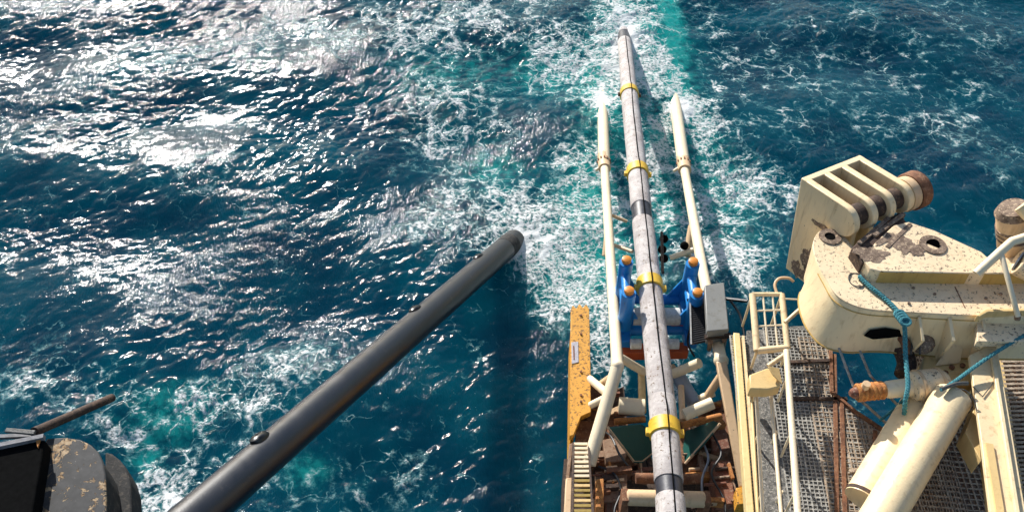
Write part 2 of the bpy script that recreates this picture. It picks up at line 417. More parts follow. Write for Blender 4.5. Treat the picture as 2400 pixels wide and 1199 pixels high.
# ------------------------------------------------------------------ stern platform under the pipe (rust brown steelwork)
def px_prism(mb, pts, z, h): return mb.prism([U(x, y, z) for x, y in pts], (0, 0, -h))
stern = thing('stern_platform', 'rust brown steel stern platform under the pipe with green guide plates', 'platform', U(1530, 1150, 0))
px_prism(MB(), [(1322, 1075), (1750, 1075), (1760, 1290), (1318, 1290)], 2.6, 3.2).build('lower_deck', M['rust_dark'], stern)
px_prism(MB(), [(1352, 985), (1470, 985), (1475, 1012), (1436, 1030), (1495, 1082), (1345, 1085)], 4.6, 1.0).build('deck_plate', M['rust'], stern, bevel=.03)
px_prism(MB(), [(1588, 985), (1720, 965), (1742, 1080), (1650, 1085), (1600, 1085)], 4.4, .9).build('deck_plate', M['rust'], stern, bevel=.03)
px_prism(MB(), [(1392, 1090), (1470, 1085), (1472, 1290), (1388, 1290)], 4.3, 1.2).build('deck_plate', M['rust_dark'], stern, bevel=.03)
px_prism(MB(), [(1640, 1060), (1668, 1060), (1680, 1290), (1645, 1290)], 4.0, 1.2).build('deck_plate', M['rust_dark'], stern, bevel=.03)
def box_px(pts, z, h, name, mat, parent, bevel=.03, label=None): return px_prism(MB(), pts, z, h).build(name, mat, parent, bevel=bevel, label=label)
box_px([(1396, 1105), (1470, 1103), (1470, 1172), (1398, 1176)], 4.9, .6, 'equipment_box', M['rust_pale'], stern)
box_px([(1418, 1170), (1472, 1166), (1474, 1290), (1418, 1290)], 4.7, .6, 'equipment_box', M['rust_pale'], stern)
box_px([(1412, 1030), (1444, 1024), (1470, 1060), (1464, 1080), (1420, 1082)], 5.0, .4, 'equipment_box', M['rust_pale'], stern)
box_px([(1666, 1080), (1712, 1078), (1724, 1180), (1680, 1182)], 5.2, 1.0, 'equipment_box', M['rust_red'], stern)
box_px([(1680, 1184), (1724, 1182), (1732, 1290), (1688, 1290)], 4.8, .8, 'equipment_box', M['rust_pale'], stern)
box_px([(1660, 1010), (1700, 1004), (1712, 1050), (1672, 1056)], 5.0, .6, 'equipment_box', M['rust_red'], stern)
box_px([(1725, 1142), (1746, 1140), (1750, 1180), (1728, 1182)], 5.8, .6, 'yellow_box', M['amber'], stern)
for pts in ([(1396, 1122), (1415, 1120), (1416, 1290), (1397, 1290)], [(1326, 1120), (1340, 1118), (1336, 1290), (1318, 1290)]):
    box_px(pts, 5.3, .9, 'rust_girder', M['rust_orange'] if pts[0][0] > 1350 else M['tan'], stern)
box_px([(1334, 1040), (1343, 1036), (1335, 1125), (1326, 1125)], 5.2, .9, 'edge_girder', M['rust_pale'], stern)
# green guide plates: two sloping wings either side of the pipe
def wing(pts): 
    P = [U(x, y, z) for x, y, z in pts]; n = (P[1] - P[0]).cross(P[2] - P[0]).normalized()
    if n.z > 0: n = -n
    m = MB(); m.prism(P, n * .08); return m, P
m, P = wing([(1424, 1000, 5.9), (1500, 992, 5.6), (1536, 1010, 4.6), (1528, 1062, 4.4), (1505, 1080, 4.5), (1485, 1080, 4.7)])
m.build('guide_plate', M['green'], stern, bevel=.015)
MB().path([P[0], P[5]], .05).build('plate_edge', M['tan'], stern)
MB().path([P[5], P[4], P[3]], .04).build('plate_edge', M['tan'], stern)
m, P = wing([(1600, 1050, 4.5), (1606, 1010, 4.7), (1672, 985, 5.8), (1688, 992, 6.0), (1650, 1038, 5.4), (1606, 1086, 4.5)])
m.build('guide_plate', M['green'], stern, bevel=.015)
MB().path([P[3], P[5]], .055).build('plate_edge', M['tan'], stern)
# cross roller under the pipe
ra, rb = U(1468, 1165, 5.9), U(1652, 1170, 5.9)
MB().path([ra, ra.lerp(rb, .02), ra.lerp(rb, .98), rb], [.22, .29, .29, .22], 24).build('cross_roller', M['tan'], stern)
for t in (-.02, 1.02): 
    c = ra.lerp(rb, t); MB().beam(c - V((0, 0, 1.9)), c + V((0, 0, .2)), .25, .5, V((0, 1, 0))).build('roller_bracket', M['rust'], stern, bevel=.02)
ra, rb = U(1490, 1120, 5.4), U(1640, 1122, 5.4)
MB().tube(ra, rb, .2).build('cross_beam', M['rust'], stern)
MB().tube(U(1440, 988, 5.3), U(1512, 982, 5.3), .13).build('cross_tube', M['rust_orange'], stern)
MB().tube(U(1440, 970, 5.2), U(1505, 968, 5.2), .10).build('cross_tube', M['rust'], stern)
MB().tube(U(1600, 996, 5.3), U(1690, 975, 5.3), .14).build('cross_tube', M['rust_orange'], stern)
MB().tube(U(1450, 950, 5.5), U(1510, 955, 5.5), .34).build('cross_roller', M['ivory'], stern)
for x in (1500, 1640): 
    MB().tube(U(x, 1060, 4.3), U(x + 4, 1120, 4.3), .05).build('conduit', M['tan'], stern)
px_prism(MB(), [(1360, 900), (1425, 890), (1440, 985), (1355, 985)], 4.2, .5).build('deck_plate', M['rust'], stern, bevel=.02)
px_prism(MB(), [(1640, 955), (1705, 930), (1722, 985), (1640, 990)], 4.0, .5).build('deck_plate', M['rust'], stern, bevel=.02)
px_prism(MB(), [(1432, 920), (1462, 905), (1470, 985), (1425, 985)], 3.6, .5).build('deck_plate', M['rust_dark'], stern)

for k_, (x0, x1, y0, y1, n, zz) in enumerate(((1400, 1466, 1092, 1180, 12, 4.95), (1618, 1660, 1088, 1185, 10, 4.5), (1664, 1722, 1085, 1185, 9, 5.25), (1380, 1465, 1000, 1080, 14, 4.75), (1610, 1715, 1000, 1075, 14, 4.6), (1470, 1528, 1090, 1140, 8, 4.2), (1395, 1432, 905, 975, 5, 4.3), (1650, 1705, 945, 985, 5, 4.1))):
    for i in range(n):
        c = U(random.uniform(x0, x1), random.uniform(y0, y1), zz); a = random.choice((0, 0, math.pi / 2, random.uniform(-.6, .6))) + rad(5)
        d = V((math.cos(a), math.sin(a), 0)); l = random.uniform(.12, .5); mt = random.choice(('rust', 'rust_dark', 'rust_pale', 'rust_red', 'tan', 'worn', 'rust_orange'))
        if random.random() < .45: MB().tube(c - d * l, c + d * l, random.uniform(.03, .08), n=10).build('pipe_stub', M[mt], stern)
        else: MB().beam(c - d * l, c + d * l, random.uniform(.06, .3), random.uniform(.1, .5)).build('bracket', M[mt], stern, bevel=.012)

for pts_, mt in (([(1402, 1092, 5.1), (1440, 1110, 5.1), (1455, 1150, 5.0), (1440, 1199, 5.0), (1450, 1260, 5.0)], 'mesh_black'), ([(1660, 1000, 5.3), (1690, 1060, 5.4), (1668, 1110, 5.4), (1700, 1180, 5.4), (1690, 1260, 5.2)], 'mesh_black'),
                  ([(1390, 1000, 5.0), (1430, 1020, 5.0), (1450, 1060, 5.2), (1478, 1100, 4.9)], 'wire'), ([(1632, 1010, 4.9), (1660, 1070, 5.0), (1645, 1130, 5.0), (1655, 1240, 5.0)], 'bluegrey')):
    MB().path(smooth_path([U(*q) for q in pts_]), .045, 8).build('hose', M[mt], stern)
for x in (1420, 1432, 1445): MB().beam(U(x, 1170, 4.76), U(x + 1, 1280, 4.76), .04, .06).build('rib', M['rust'], stern)
for x, y, z in ((1400, 1110, 4.93), (1464, 1108, 4.93), (1672, 1088, 5.23), (1708, 1086, 5.23), (1716, 1172, 5.23), (1686, 1174, 5.23)):
    c = U(x, y, z); MB().tube(c - V((0, 0, .04)), c + V((0, 0, .05)), .05, n=6).build('bolt', M['rust_pale'], stern, smooth=False)

# ladder with pale then rusty yellow rungs on the left edge of the platform
lad = thing('ladder', 'steep rusty ladder with close rungs at the left edge of the stern platform', 'ladder', U(1365, 1120, 4.9))
la, lb = U(1361, 1040, 5.5), U(1366, 1260, 6.6)
side = (U(1379, 1040, 5.5) - U(1343, 1040, 5.5)) * .5
for s in (-1, 1): MB().beam(la + side * s, lb + side * s * 1.25, .07, .16).build('stile', M['rust_dark'], lad)
nr = 20
for i in range(nr):
    t = i / (nr - 1); c = la.lerp(lb, t); q = side * (1 + .25 * t) * .93
    MB().beam(c - q, c + q, .10, .07).build('rung', M['ivory'] if t < .38 else M['olive'] if i % 3 else M['straw'], lad, smooth=False)

# amber fender beam
fen = thing('fender_beam', 'amber yellow steel fender beam with a small pale sign, left edge of the stern', 'fender', U(1360, 860, 4.0))
px_prism(MB(), [(1338, 726), (1342, 715), (1351, 723), (1358, 711), (1366, 721), (1374, 712), (1381, 724), (1384, 860), (1385, 965), (1362, 975), (1352, 1000), (1345, 1018), (1335, 1022), (1337, 860)], 5.4, .30).build('top_plate', M['amber'], fen, bevel=.02)
px_prism(MB(), [(1341, 726), (1349, 724), (1346, 1010), (1338, 1015)], 5.09, 3.4).build('side_plate', M['amber'], fen)
px_prism(MB(), [(1366, 730), (1374, 728), (1378, 955), (1370, 960)], 5.09, 1.2).build('web_plate', M['rust_dark'], fen)
px_prism(MB(), [(1339, 802), (1355, 800), (1356, 848), (1340, 852)], 5.43, .03).build('sign', M['sign'], fen)
px_prism(MB(), [(1343, 810), (1346, 810), (1347, 842), (1344, 842)], 5.445, .012).build('sign_mark', M['rust_red'], fen)
for y in (739, 783, 871, 926, 941):
    c = U(1362, y, 5.42); MB().tube(c - V((0, 0, .03)), c + V((0, 0, .04)), .05, n=8).build('bolt', M['rust'], fen)

# ------------------------------------------------------------------ stinger frame: two tubular arms running down into the sea
st = thing('stinger_frame', 'ivory tubular stinger frame whose two arms run down into the sea', 'stinger', U(1530, 900, 4.5))
LA = [U(1405, 110, -1.9), U(1410, 175, -.95), U(1412, 240, -.27), U(1416, 378, 1.6)]
MB().path(LA, [.34, .34, .35, .35], 20).build('arm', M['ivory'], st)
LN = U(1447, 858, 6.8)
MB().path([U(1416, 380, 1.62), LN], [.24, .235], 20).build('arm', M['ivory'], st)
RA = [U(1550, -60, -4.0), U(1561, 60, -2.3), U(1572, 175, -.95), U(1582, 240, -.27), U(1602, 383, 1.6)]
MB().path(RA, [.40, .40, .40, .38, .37], 20).build('arm', M['ivory'], st)
RM, RN = U(1648, 640, 4.75), U(1690, 845, 6.8)
MB().path([U(1602, 385, 1.62), RM, RN], [.25, .25, .24], 20).build('arm', M['ivory'], st)
for a, b, r in ((U(1414, 366, 1.45), U(1417, 396, 1.83), .36), (U(1600, 370, 1.42), U(1605, 400, 1.83), .38)):
    MB().tube(a, b, r, n=20).build('flange_collar', M['tan'], st)
MB().tube(U(1417, 385, 1.75), U(1396, 400, 1.5), .09).build('lug', M['ivory'], st)
MB().tube(U(1600, 388, 1.75), U(1578, 402, 1.5), .09).build('lug', M['ivory'], st)
for a, b, r in ((U(1414, 366, 1.45), U(1417, 396, 1.83), .36), (U(1600, 370, 1.42), U(1605, 400, 1.83), .38)):
    d_ = (b - a).normalized(); s_ = d_.cross(V((0, 0, 1))).normalized(); u2 = s_.cross(d_)
    for kk in range(7):
        t = math.pi * kk / 6; c = a.lerp(b, .5) + (s_ * math.cos(t) + u2 * math.sin(t)) * (r + .02); MB().tube(c - d_ * .1, c + d_ * .1, .045, n=6).build('flange_bolt', M['rust'], st, smooth=False)
for c in (U(1420, 370, 2.0), U(1606, 376, 2.0)): MB().tube(c - V((.0, .1, .2)), c, .11, n=10).build('plug', M['rust_dark'], st)
MB().tube(LN, U(1380, 1088, 5.2), .25, .27).build('leg', M['ivory'], st)
MB().ball(LN, .27, 14, 8).build('node', M['ivory'], st)
MB().beam(U(1690, 850, 6.8), U(1742, 1142, 5.6), .42, .42, V((0, 1, 0)), .30, .30).build('leg', M['tan'], st, bevel=.05)
MB().ball(RN, .30, 14, 8).build('node', M['ivory'], st)
for a, b, r, mt in ((U(1382, 888, 5.3), U(1428, 926, 5.9), .17, 'ivory'), (U(1384, 950, 5.3), U(1424, 930, 5.9), .15, 'ivory'), (U(1449, 872, 6.6), U(1402, 905, 5.0), .15, 'tan'),
                    (U(1454, 838, 6.5), U(1510, 872, 5.3), .18, 'ivory'), (U(1640, 850, 6.2), U(1578, 876, 5.2), .20, 'ivory'), (U(1604, 972, 5.9), U(1670, 944, 6.2), .24, 'ivory'),
                    (U(1690, 880, 6.4), U(1640, 955, 5.0), .16, 'tan'), (U(1640, 935, 5.4), U(1672, 920, 5.5), .16, 'ivory'), (U(1570, 860, 4.9), U(1640, 950, 4.5), .22, 'tan'),
                    (U(1588, 878, 5.0), U(1628, 948, 4.8), .30, 'bluegrey'), (U(1503, 862, 5.2), U(1506, 965, 5.2), .15, 'straw'), (U(1596, 905, 5.2), U(1600, 985, 5.2), .13, 'tan'),
                    (U(1440, 575, 3.2), U(1482, 590, 3.6), .10, 'tan'), (U(1570, 605, 3.5), U(1625, 586, 3.9), .14, 'ivory'), (U(1428, 520, 2.9), U(1420, 600, 2.0), .20, 'tan'),
                    (U(1622, 530, 3.3), U(1610, 600, 2.6), .20, 'tan'), (U(1434, 505, 3.0), U(1470, 520, 2.8), .09, 'tan')):
    MB().tube(a, b, r, n=16).build('brace', M[mt], st)
for a in (U(1604, 576, 4.0), U(1556, 560, 4.4), U(1552, 585, 4.6), U(1556, 606, 4.6)):
    MB().ball(a, .22, 10, 6).build('roller_bearing', M['black'], st)
MB().tube(U(1551, 545, 4.7), U(1553, 640, 5.0), .07).build('roller_shaft', M['rust_dark'], st)

# ------------------------------------------------------------------ blue roller cradle
cr = thing('roller_cradle', 'blue steel roller cradle with orange caps around the grey pipe', 'roller cradle', U(1535, 790, 4.7))
tops = [(1468, 614, 7.7), (1624, 618, 7.7), (1474, 686, 7.8), (1634, 690, 7.6)]
BZ = 5.3
base = []
for x, y, z in tops:
    t = U(x, y, z); b = V((t.x, t.y, BZ)); base.append(b)
    post = MB().tube(b, t, .30, n=18).build('post', M['blue'], cr)
    MB().path([t - V((0, 0, .02)), t + V((0, 0, .10)), t + V((0, 0, .20)), t + V((0, 0, .23))], [.18, .215, .205, .15], 12).build('cap', M['orange'], post)
fl, fr, nl, nrr = base
for a, b in ((fl, nl), (fr, nrr)):
    e = (b - a).normalized() * .5
    MB().beam(a - e, b + e * 1.6, .56, .6).build('side_beam', M['blue'], cr, bevel=.06)
    for h in (.95, 1.75): MB().tube(a + V((0, 0, h)), b + V((0, 0, h)), .19).build('side_rail', M['blue'], cr)
for a, b in ((fl, fr), (nl, nrr)): MB().tube(a + V((0, 0, .05)), b + V((0, 0, .05)), .24, n=18).build('crossbeam', M['blue'], cr)
n0, n1 = nl + V((-.1, -.85, -.35)), nrr + V((-.15, -.85, -.35))
MB().beam(n0, n1, .55, .5).build('base_beam', M['red'], cr, bevel=.04)
for a, sg in ((nl, 1), (nrr, -1), (fl, 1), (fr, -1)):
    MB().prism([a + V((sg * .2, 0, .0)), a + V((sg * .95, 0, .05)), a + V((sg * .2, 0, 1.5))], (0, .10, 0)).build('gusset_plate', M['blue'], cr, bevel=.02)
for s, x in ((0, 1582), (1, 1592)):
    c = U(x, 735, 5.9); MB().beam(c, c + V((0, -.5, -.6)), .35, .25).build('stop_block', M['red'], cr, bevel=.03)
for x in (1500, 1574): 
    c = U(x, 742, 5.9); MB().tube(c + V((-.32, 0, 0)), c + V((.32, 0, 0)), .38, n=20).build('roller', M['white'], cr)
for x in (1490, 1578):
    c = U(x, 806, 5.7); MB().tube(c + V((-.22, 0, 0)), c + V((.22, 0, 0)), .22, n=16).build('roller', M['white'], cr)

for a, b in ((fl, nl), (fr, nrr)):
    for t in (.1, .35, .65, .9):
        c = a.lerp(b, t) + V((0, 0, .30)); MB().tube(c - V((0, 0, .01)), c + V((0, 0, .06)), .05, n=6).build('bolt', M['rust_pale'], cr, smooth=False)
for pts_ in ([U(1462, 700, 6.6), U(1452, 740, 6.0), U(1460, 790, 5.4), U(1448, 830, 5.0)], [U(1612, 700, 6.8), U(1622, 745, 6.2), U(1612, 800, 5.6), U(1628, 836, 5.2)]):
    MB().path(smooth_path(pts_), .05, 8).build('hose', M['mesh_black'], cr)

# ------------------------------------------------------------------ pipeline
pc = [(1579, 1290, 7.8), (1557, 1000, 7.4), (1523, 670, 6.8), (1504, 500, 6.2), (1494, 400, 5.55), (1475, 220, 3.65), (1463, 95, .15), (1455, 40, -1.8)]
pp = smooth_path([U(*q) for q in pc], 10)
cum = [0]
for a, b in zip(pp, pp[1:]): cum.append(cum[-1] + (b - a).length)
def along(s):
    for i in range(len(pp) - 1):
        if cum[i + 1] >= s or i == len(pp) - 2: return pp[i].lerp(pp[i + 1], (s - cum[i]) / (cum[i + 1] - cum[i]))
def px_of(p): 
    d = p.y * cp + (CAM_H - p.z) * sp; return 1200 + p.x / d * F, 600 - (p.y * sp - (CAM_H - p.z) * cp) / d * F
def s_at(y):
    lo, hi = 0, cum[-1]
    for _ in range(40):
        m = (lo + hi) / 2
        if px_of(along(m))[1] > y: lo = m
        else: hi = m
    return lo
pl = thing('pipeline', 'grey concrete coated pipeline with yellow collars running down into the sea', 'pipeline', along(0) - V((0, 0, .5)))
PR = .50
def seg(s0, s1, r, name, mat, step=.8, n=32, lip=0, label=None):
    k = max(1, int((s1 - s0) / step)); pts = [along(s0 + (s1 - s0) * i / k) for i in range(k + 1)]
    rs = [r] * (k + 1)
    if lip:
        d0 = (pts[1] - pts[0]).normalized(); d1 = (pts[-1] - pts[-2]).normalized()
        pts = [pts[0], pts[0] + d0 * .04] + pts[1:-1] + [pts[-1] - d1 * .04, pts[-1]]; rs = [r - lip] + [r] * (len(pts) - 2) + [r - lip]
    return MB().path(pts, rs, n).build(name, mat, pl, label=label)
joints = [(s_at(1166), s_at(1128)), (s_at(521), s_at(488)), (s_at(100), s_at(84))]
cur = 0
for a, b in joints:
    # each coated length is built of short concrete shells with a fine gap between
    npc = max(1, round((a - cur) / 3.6)); 
    for i in range(npc):
        s0, s1 = cur + (a - cur) * i / npc, cur + (a - cur) * (i + 1) / npc
        seg(s0 + .003, s1 - .003, PR + random.uniform(-.004, .004), 'concrete_shell', M['concrete'], lip=.008)
    seg(a - .05, b + .05, PR - .035, 'joint_sleeve', M['sleeve'], step=.3)
    cur = b
seg(cur, cum[-1], PR, 'concrete_shell', M['concrete'], lip=.02)
for y in (1003, 668, 404, 220):
    s = s_at(y); wd = .40 if y > 500 else .46
    c = seg(s - wd, s + wd * .6, PR + .07, 'collar', M['band'], step=.2, lip=.05)
    for sd in (-1, 1):
        q = along(s); q2 = along(s + .3); d = (q2 - q).normalized(); sdv = d.cross(V((0, 0, 1))).normalized()
        cc = q + sdv * sd * (PR + .11) - d * .2
        MB().beam(cc - d * .14, cc + d * .14, .16, .2).build('collar_clamp', M['band'] if y > 300 else M['rust_dark'], c, bevel=.03)
cab = []
ss = np.linspace(.2, s_at(102), 90)
for i, s in enumerate(ss):
    q = along(s); d = (along(s + .2) - q).normalized(); sdv = d.cross(V((0, 0, 1))).normalized(); up = sdv.cross(d)
    t = rad(14 + 7 * math.sin(i * .21) + 3 * math.sin(i * .63)); r = PR + .03 + (.07 if any(abs(s - s_at(y)) < .6 for y in (1003, 668, 404, 220)) else 0)
    cab.append(q + (up * math.cos(t) + sdv * (-math.sin(t)) * -.35) * r)
MB().path(cab, .026, 6).build('cable', M['black'], pl)

# ------------------------------------------------------------------ grey cabinet beside the cradle
cb = thing('control_cabinet', 'grey steel cabinet with a black mesh guard beside the blue cradle', 'cabinet', U(1675, 800, 6.4))
box_px([(1651, 668), (1697, 661), (1709, 772), (1657, 776)], 7.9, .28, 'lid', M['grey'], cb, .04)
box_px([(1657, 676), (1693, 670), (1703, 766), (1663, 770)], 7.62, 1.0, 'body', M['grey'], cb, .02)
MB().beam(U(1652, 790, 7.0), U(1712, 786, 7.0), .18, .14).build('support_beam', M['rust_dark'], cb)
MB().beam(U(1700, 700, 7.2), U(1752, 706, 7.6), .1, .1).build('pipe_stub', M['mesh_black'], cb)
MB().path(smooth_path([U(1712, 705, 7.4), U(1735, 740, 7.2), U(1745, 790, 7.0)]), .05, 8).build('hose', M['mesh_black'], cb)
mesh = MB()
g0, g1, g2, g3 = U(1619, 690, 7.3), U(1652, 682, 7.3), U(1660, 796, 6.7), U(1621, 804, 6.7)
for i in range(9):
    t = i / 8; mesh.beam(g0.lerp(g1, t), g3.lerp(g2, t), .04, .04)
for i in range(24):
    t = i / 23; mesh.beam(g0.lerp(g3, t) + V((0, 0, .01)), g1.lerp(g2, t) + V((0, 0, .01)), .05, .04)
mesh.build('mesh_guard', M['mesh_black'], cb, smooth=False)
bk = MB(); bk.prism([g0 - V((0, 0, .08)), g1 - V((0, 0, .08)), g2 - V((0, 0, .08)), g3 - V((0, 0, .08))], (0, 0, -.05)); bk.build('mesh_backing', M['rust_dark'], cb)
MB().beam(U(1617, 690, 7.32), U(1620, 806, 6.72), .05, .07).build('guard_frame', M['white'], cb)
for a, b in (((1665, 800, 6.9), (1662, 818, 5.2)), ((1698, 796, 6.9), (1694, 815, 5.2))): MB().tube(U(*a), U(*b), .10).build('foot', M['rust_pale'], cb)

# ------------------------------------------------------------------ grating deck on the right
ZD = 8.0
deck = thing('grating_deck', 'scuffed grey and brown steel grating deck under the cream hinge and tubes', 'deck', U(2000, 1050, ZD - .3)); deck['kind'] = 'structure'
del deck['category']; 
HOLE = [U(x, y, ZD).xy for x, y in [(1945, 800), (2125, 800), (2150, 1000), (2088, 1024), (2003, 968), (1948, 922)]]
def inside(p, poly):
    r = False; n = len(poly)
    for i in range(n):
        a, b = poly[i], poly[(i + 1) % n]
        if (a.y > p.y) != (b.y > p.y) and p.x < (b.x - a.x) * (p.y - a.y) / (b.y - a.y) + a.x: r = not r
    return r
def floor_poly(pts, mat, z, h=.1): return px_prism(MB(), pts, z, h).build('floor_panel', M[mat], deck)
floor_poly([(1750, 775), (1850, 765), (1862, 1290), (1772, 1290)], 'floor_grey', ZD - .012)
floor_poly([(1852, 765), (1943, 760), (1946, 922), (1958, 930), (1962, 1290), (1864, 1290)], 'floor_grey', ZD - .012)
floor_poly([(1948, 924), (2001, 966), (2040, 1000), (2050, 1290), (1964, 1290), (1960, 932)], 'floor_brown', ZD - .025)
floor_poly([(2042, 1001), (2086, 1023), (2152, 1001), (2170, 1290), (2052, 1290)], 'floor_brown', ZD - .03)
floor_poly([(2154, 1000), (2128, 790), (2300, 790), (2320, 1290), (2172, 1290)], 'floor_brown', ZD - .04)
floor_poly([(2302, 790), (2480, 780), (2520, 1290), (2322, 1290)], 'floor_brown', ZD - .035)
def grating(x0, x1, y0, y1, pitch, wbar, mat, z, fine=None):
    a, b = U(x0, y1, z), U(x1, y0, z)
    axf = V((math.sin(rad(5)), math.cos(rad(5)))); axs = V((axf.y, -axf.x)); o = V((a.x, a.y))
    nu, nv = int((b.x - a.x) / pitch) + 1, int((b.y - a.y) / pitch) + 1
    m = MB()
    pt = lambda i, j: o + axs * (i * pitch) + axf * (j * pitch)
    for i in range(nu + 1):
        for j in range(nv + 1):
            p = pt(i, j)
            if inside(p, HOLE): continue
            for di, dj, hh in ((1, 0, 0), (0, 1, .004)):
                q = pt(i + di, j + dj)
                if inside(q, HOLE) or i + di > nu or j + dj > nv: continue
                ww = wbar * (1.7 if (j if di else i) % 5 == 0 else 1) * random.uniform(.8, 1.2)
                m.beam((p.x, p.y, z + hh), (q.x, q.y, z + hh), ww, .05)
    o = m.build('grating_panel', M[mat], deck, smooth=False); o['kind'] = 'stuff'
grating(1862, 1952, 772, 1260, .15, .03, 'bar_grey', ZD)
grating(1958, 2090, 790, 1260, .20, .03, 'bar', ZD + .02)
grating(2096, 2300, 800, 1260, .20, .03, 'bar', ZD + .01)
grating(1765, 1850, 790, 1260, .13, .03, 'bar_grey', ZD - .05)
# heavy joists under and between the panels
for a, b, mt in (((1955, 832), (1962, 1280), 'rust'), ((1972, 945), (1982, 1280), 'rust'), ((1850, 850), (1948, 846), 'rust_dark'), ((1855, 935), (1985, 936), 'rust_dark'), ((2050, 1010), (2058, 1280), 'rust'), ((1990, 1105), (2160, 1100), 'bar')):
    MB().beam(U(*a, ZD + .03), U(*b, ZD + .03), .14, .16).build('joist', M[mt], deck, bevel=.01)
hole_rim = [U(x, y, ZD + .02) for x, y in [(1945, 800), (1948, 922), (2003, 968), (2088, 1024), (2150, 1000)]]
for a, b in zip(hole_rim, hole_rim[1:]): MB().beam(a, b, .10, .30).build('opening_rim', M['rust'], deck)
for a, b in (((1966, 815), (2000, 905)), ((2012, 815), (2040, 880)), ((2040, 880), (2070, 912))):
    MB().path([U(*a, 10.4), U(*b, 9.8)], .045, 8).build('guy_bar', M['bar_grey'], deck)
for a, b in (((1995, 918), (2100, 1012)), ((2085, 930), (2120, 965))):
    MB().path([U(*a, ZD + .3), U(*b, ZD + .3)], .05, 8).build('guy_bar', M['bar'], deck)
# close louvre slats at the right edge
lou = thing('louvre_grating', 'close slatted brown louvre grating at the right edge beside the leg', 'grating', U(2390, 960, ZD + .2))
l0, l1 = U(2338, 800, ZD + .35), U(2420, 1260, ZD + .35)
nsl = 46
for i in range(nsl):
    y = 795 + i * 10.5; a, b = U(2336 + (y - 795) * .16, y, ZD + .3), U(2490, y - 2, ZD + .3)
    MB().beam(a, b, .085, .05).build('slat', M['bar'], lou, smooth=False)
MB().beam(U(2336, 790, ZD + .26), U(2412, 1270, ZD + .26), .10, .12).build('frame', M['straw'], lou)
for x in (2368, 2396): MB().beam(U(x, 790, ZD + .2), U(x + 60, 1270, ZD + .2), .05, .07).build('bearer', M['rust'], lou)

# ------------------------------------------------------------------ walkway beams, rails and end cage
wk = thing('walkway_railing', 'straw yellow walkway railing with long parallel rails right of the pipe', 'railing', U(1790, 1050, ZD))
MB().beam(U(1724, 788, 7.9), U(1762, 1290, 7.9), .24, .45).build('edge_beam', M['pale_straw'], wk, bevel=.03)
MB().beam(U(1741, 790, 8.1), U(1783, 1290, 8.1), .08, .2).build('toe_plate', M['cream'], wk)
TOP, MID = 9.3, 8.75
for a, b, z, r, mt in (((1843, 822), (1876, 1290), TOP + .3, .115, 'ivory'), ((1770, 880), (1792, 1290), MID, .06, 'ivory'), ((1805, 900), (1838, 1290), MID, .065, 'ivory'), ((1760, 905), (1781, 1290), TOP - .3, .045, 'straw')):
    MB().path([U(*a, z), U(*b, z)], r, 12).build('rail', M[mt], wk)
for y in (880, 1010, 1150):
    for x0, z, k in ((1843, TOP + .3, .07), (1805, MID, .085), (1770, MID, .055)):
        if x0 != 1843 and y < 900: continue
        t = U(x0 + (y - 822) * k, y, z); MB().tube(V((t.x, t.y, ZD - .2)), t, .045, n=10).build('post', M['ivory'], wk)
cage = thing('end_cage', 'cream barred safety cage at the far end of the walkway', 'cage', U(1800, 780, ZD))
za, zb = 9.6, 9.1
q = [U(1763, 690, za), U(1832, 690, za), U(1846, 815, zb), U(1774, 822, zb)]
for i, (a, b) in enumerate(zip(q, q[1:] + q[:1])): MB().tube(a, b, (.085, .12, .13, .125)[i], n=12).build('frame_tube', M['cream'], cage)
for t in (.36, .68): MB().tube(q[0].lerp(q[1], t), q[3].lerp(q[2], t), .038, n=8).build('bar', M['ivory'], cage)
for t in (.3, .58): MB().tube(q[0].lerp(q[3], t), q[1].lerp(q[2], t), .038, n=8).build('bar', M['ivory'], cage)
for p in q: MB().tube(p, V((p.x, p.y, ZD - .3)), .05, n=10).build('post', M['cream'], cage)
ar = [U(1828, 692, za) + V((math.cos(t) * .0, 0, 0)) for t in (0,)]
MB().path(smooth_path([U(1822, 690, za), U(1816, 668, za + .1), U(1826, 653, za + .2), U(1848, 652, za + .2), U(1860, 660, za + .1)]), .055, 10).build('hoop', M['tan'], cage)
MB().tube(U(1832, 700, za), U(1868, 702, za), .035, n=8).build('tie_bar', M['ivory'], cage)
MB().tube(U(1840, 756, za), U(1878, 722, za + .2), .08, n=10).build('tie_bar', M['cream'], cage)
MB().tube(U(1800, 858, 8.9), U(1846, 826, 9.1), .09, n=10).build('tie_bar', M['cream'], cage)
jb = thing('junction_box', 'small olive cream box with a tilted lid on the walkway rails', 'box', U(1790, 885, 8.9))
px_prism(MB(), [(1756, 878), (1798, 862), (1822, 868), (1830, 905), (1800, 912), (1758, 910)], 9.6, .5).build('body', M['straw'], jb, bevel=.04)
l = MB(); l.prism([U(1800, 858, 9.95), U(1826, 862, 9.7), U(1834, 900, 9.62), U(1812, 878, 9.9)], (0, 0, -.06)); l.build('lid', M['straw'], jb, bevel=.01)
MB().tube(U(1764, 900, 9.2), U(1766, 935, 8.4), .12, n=10).build('post', M['ivory'], jb)

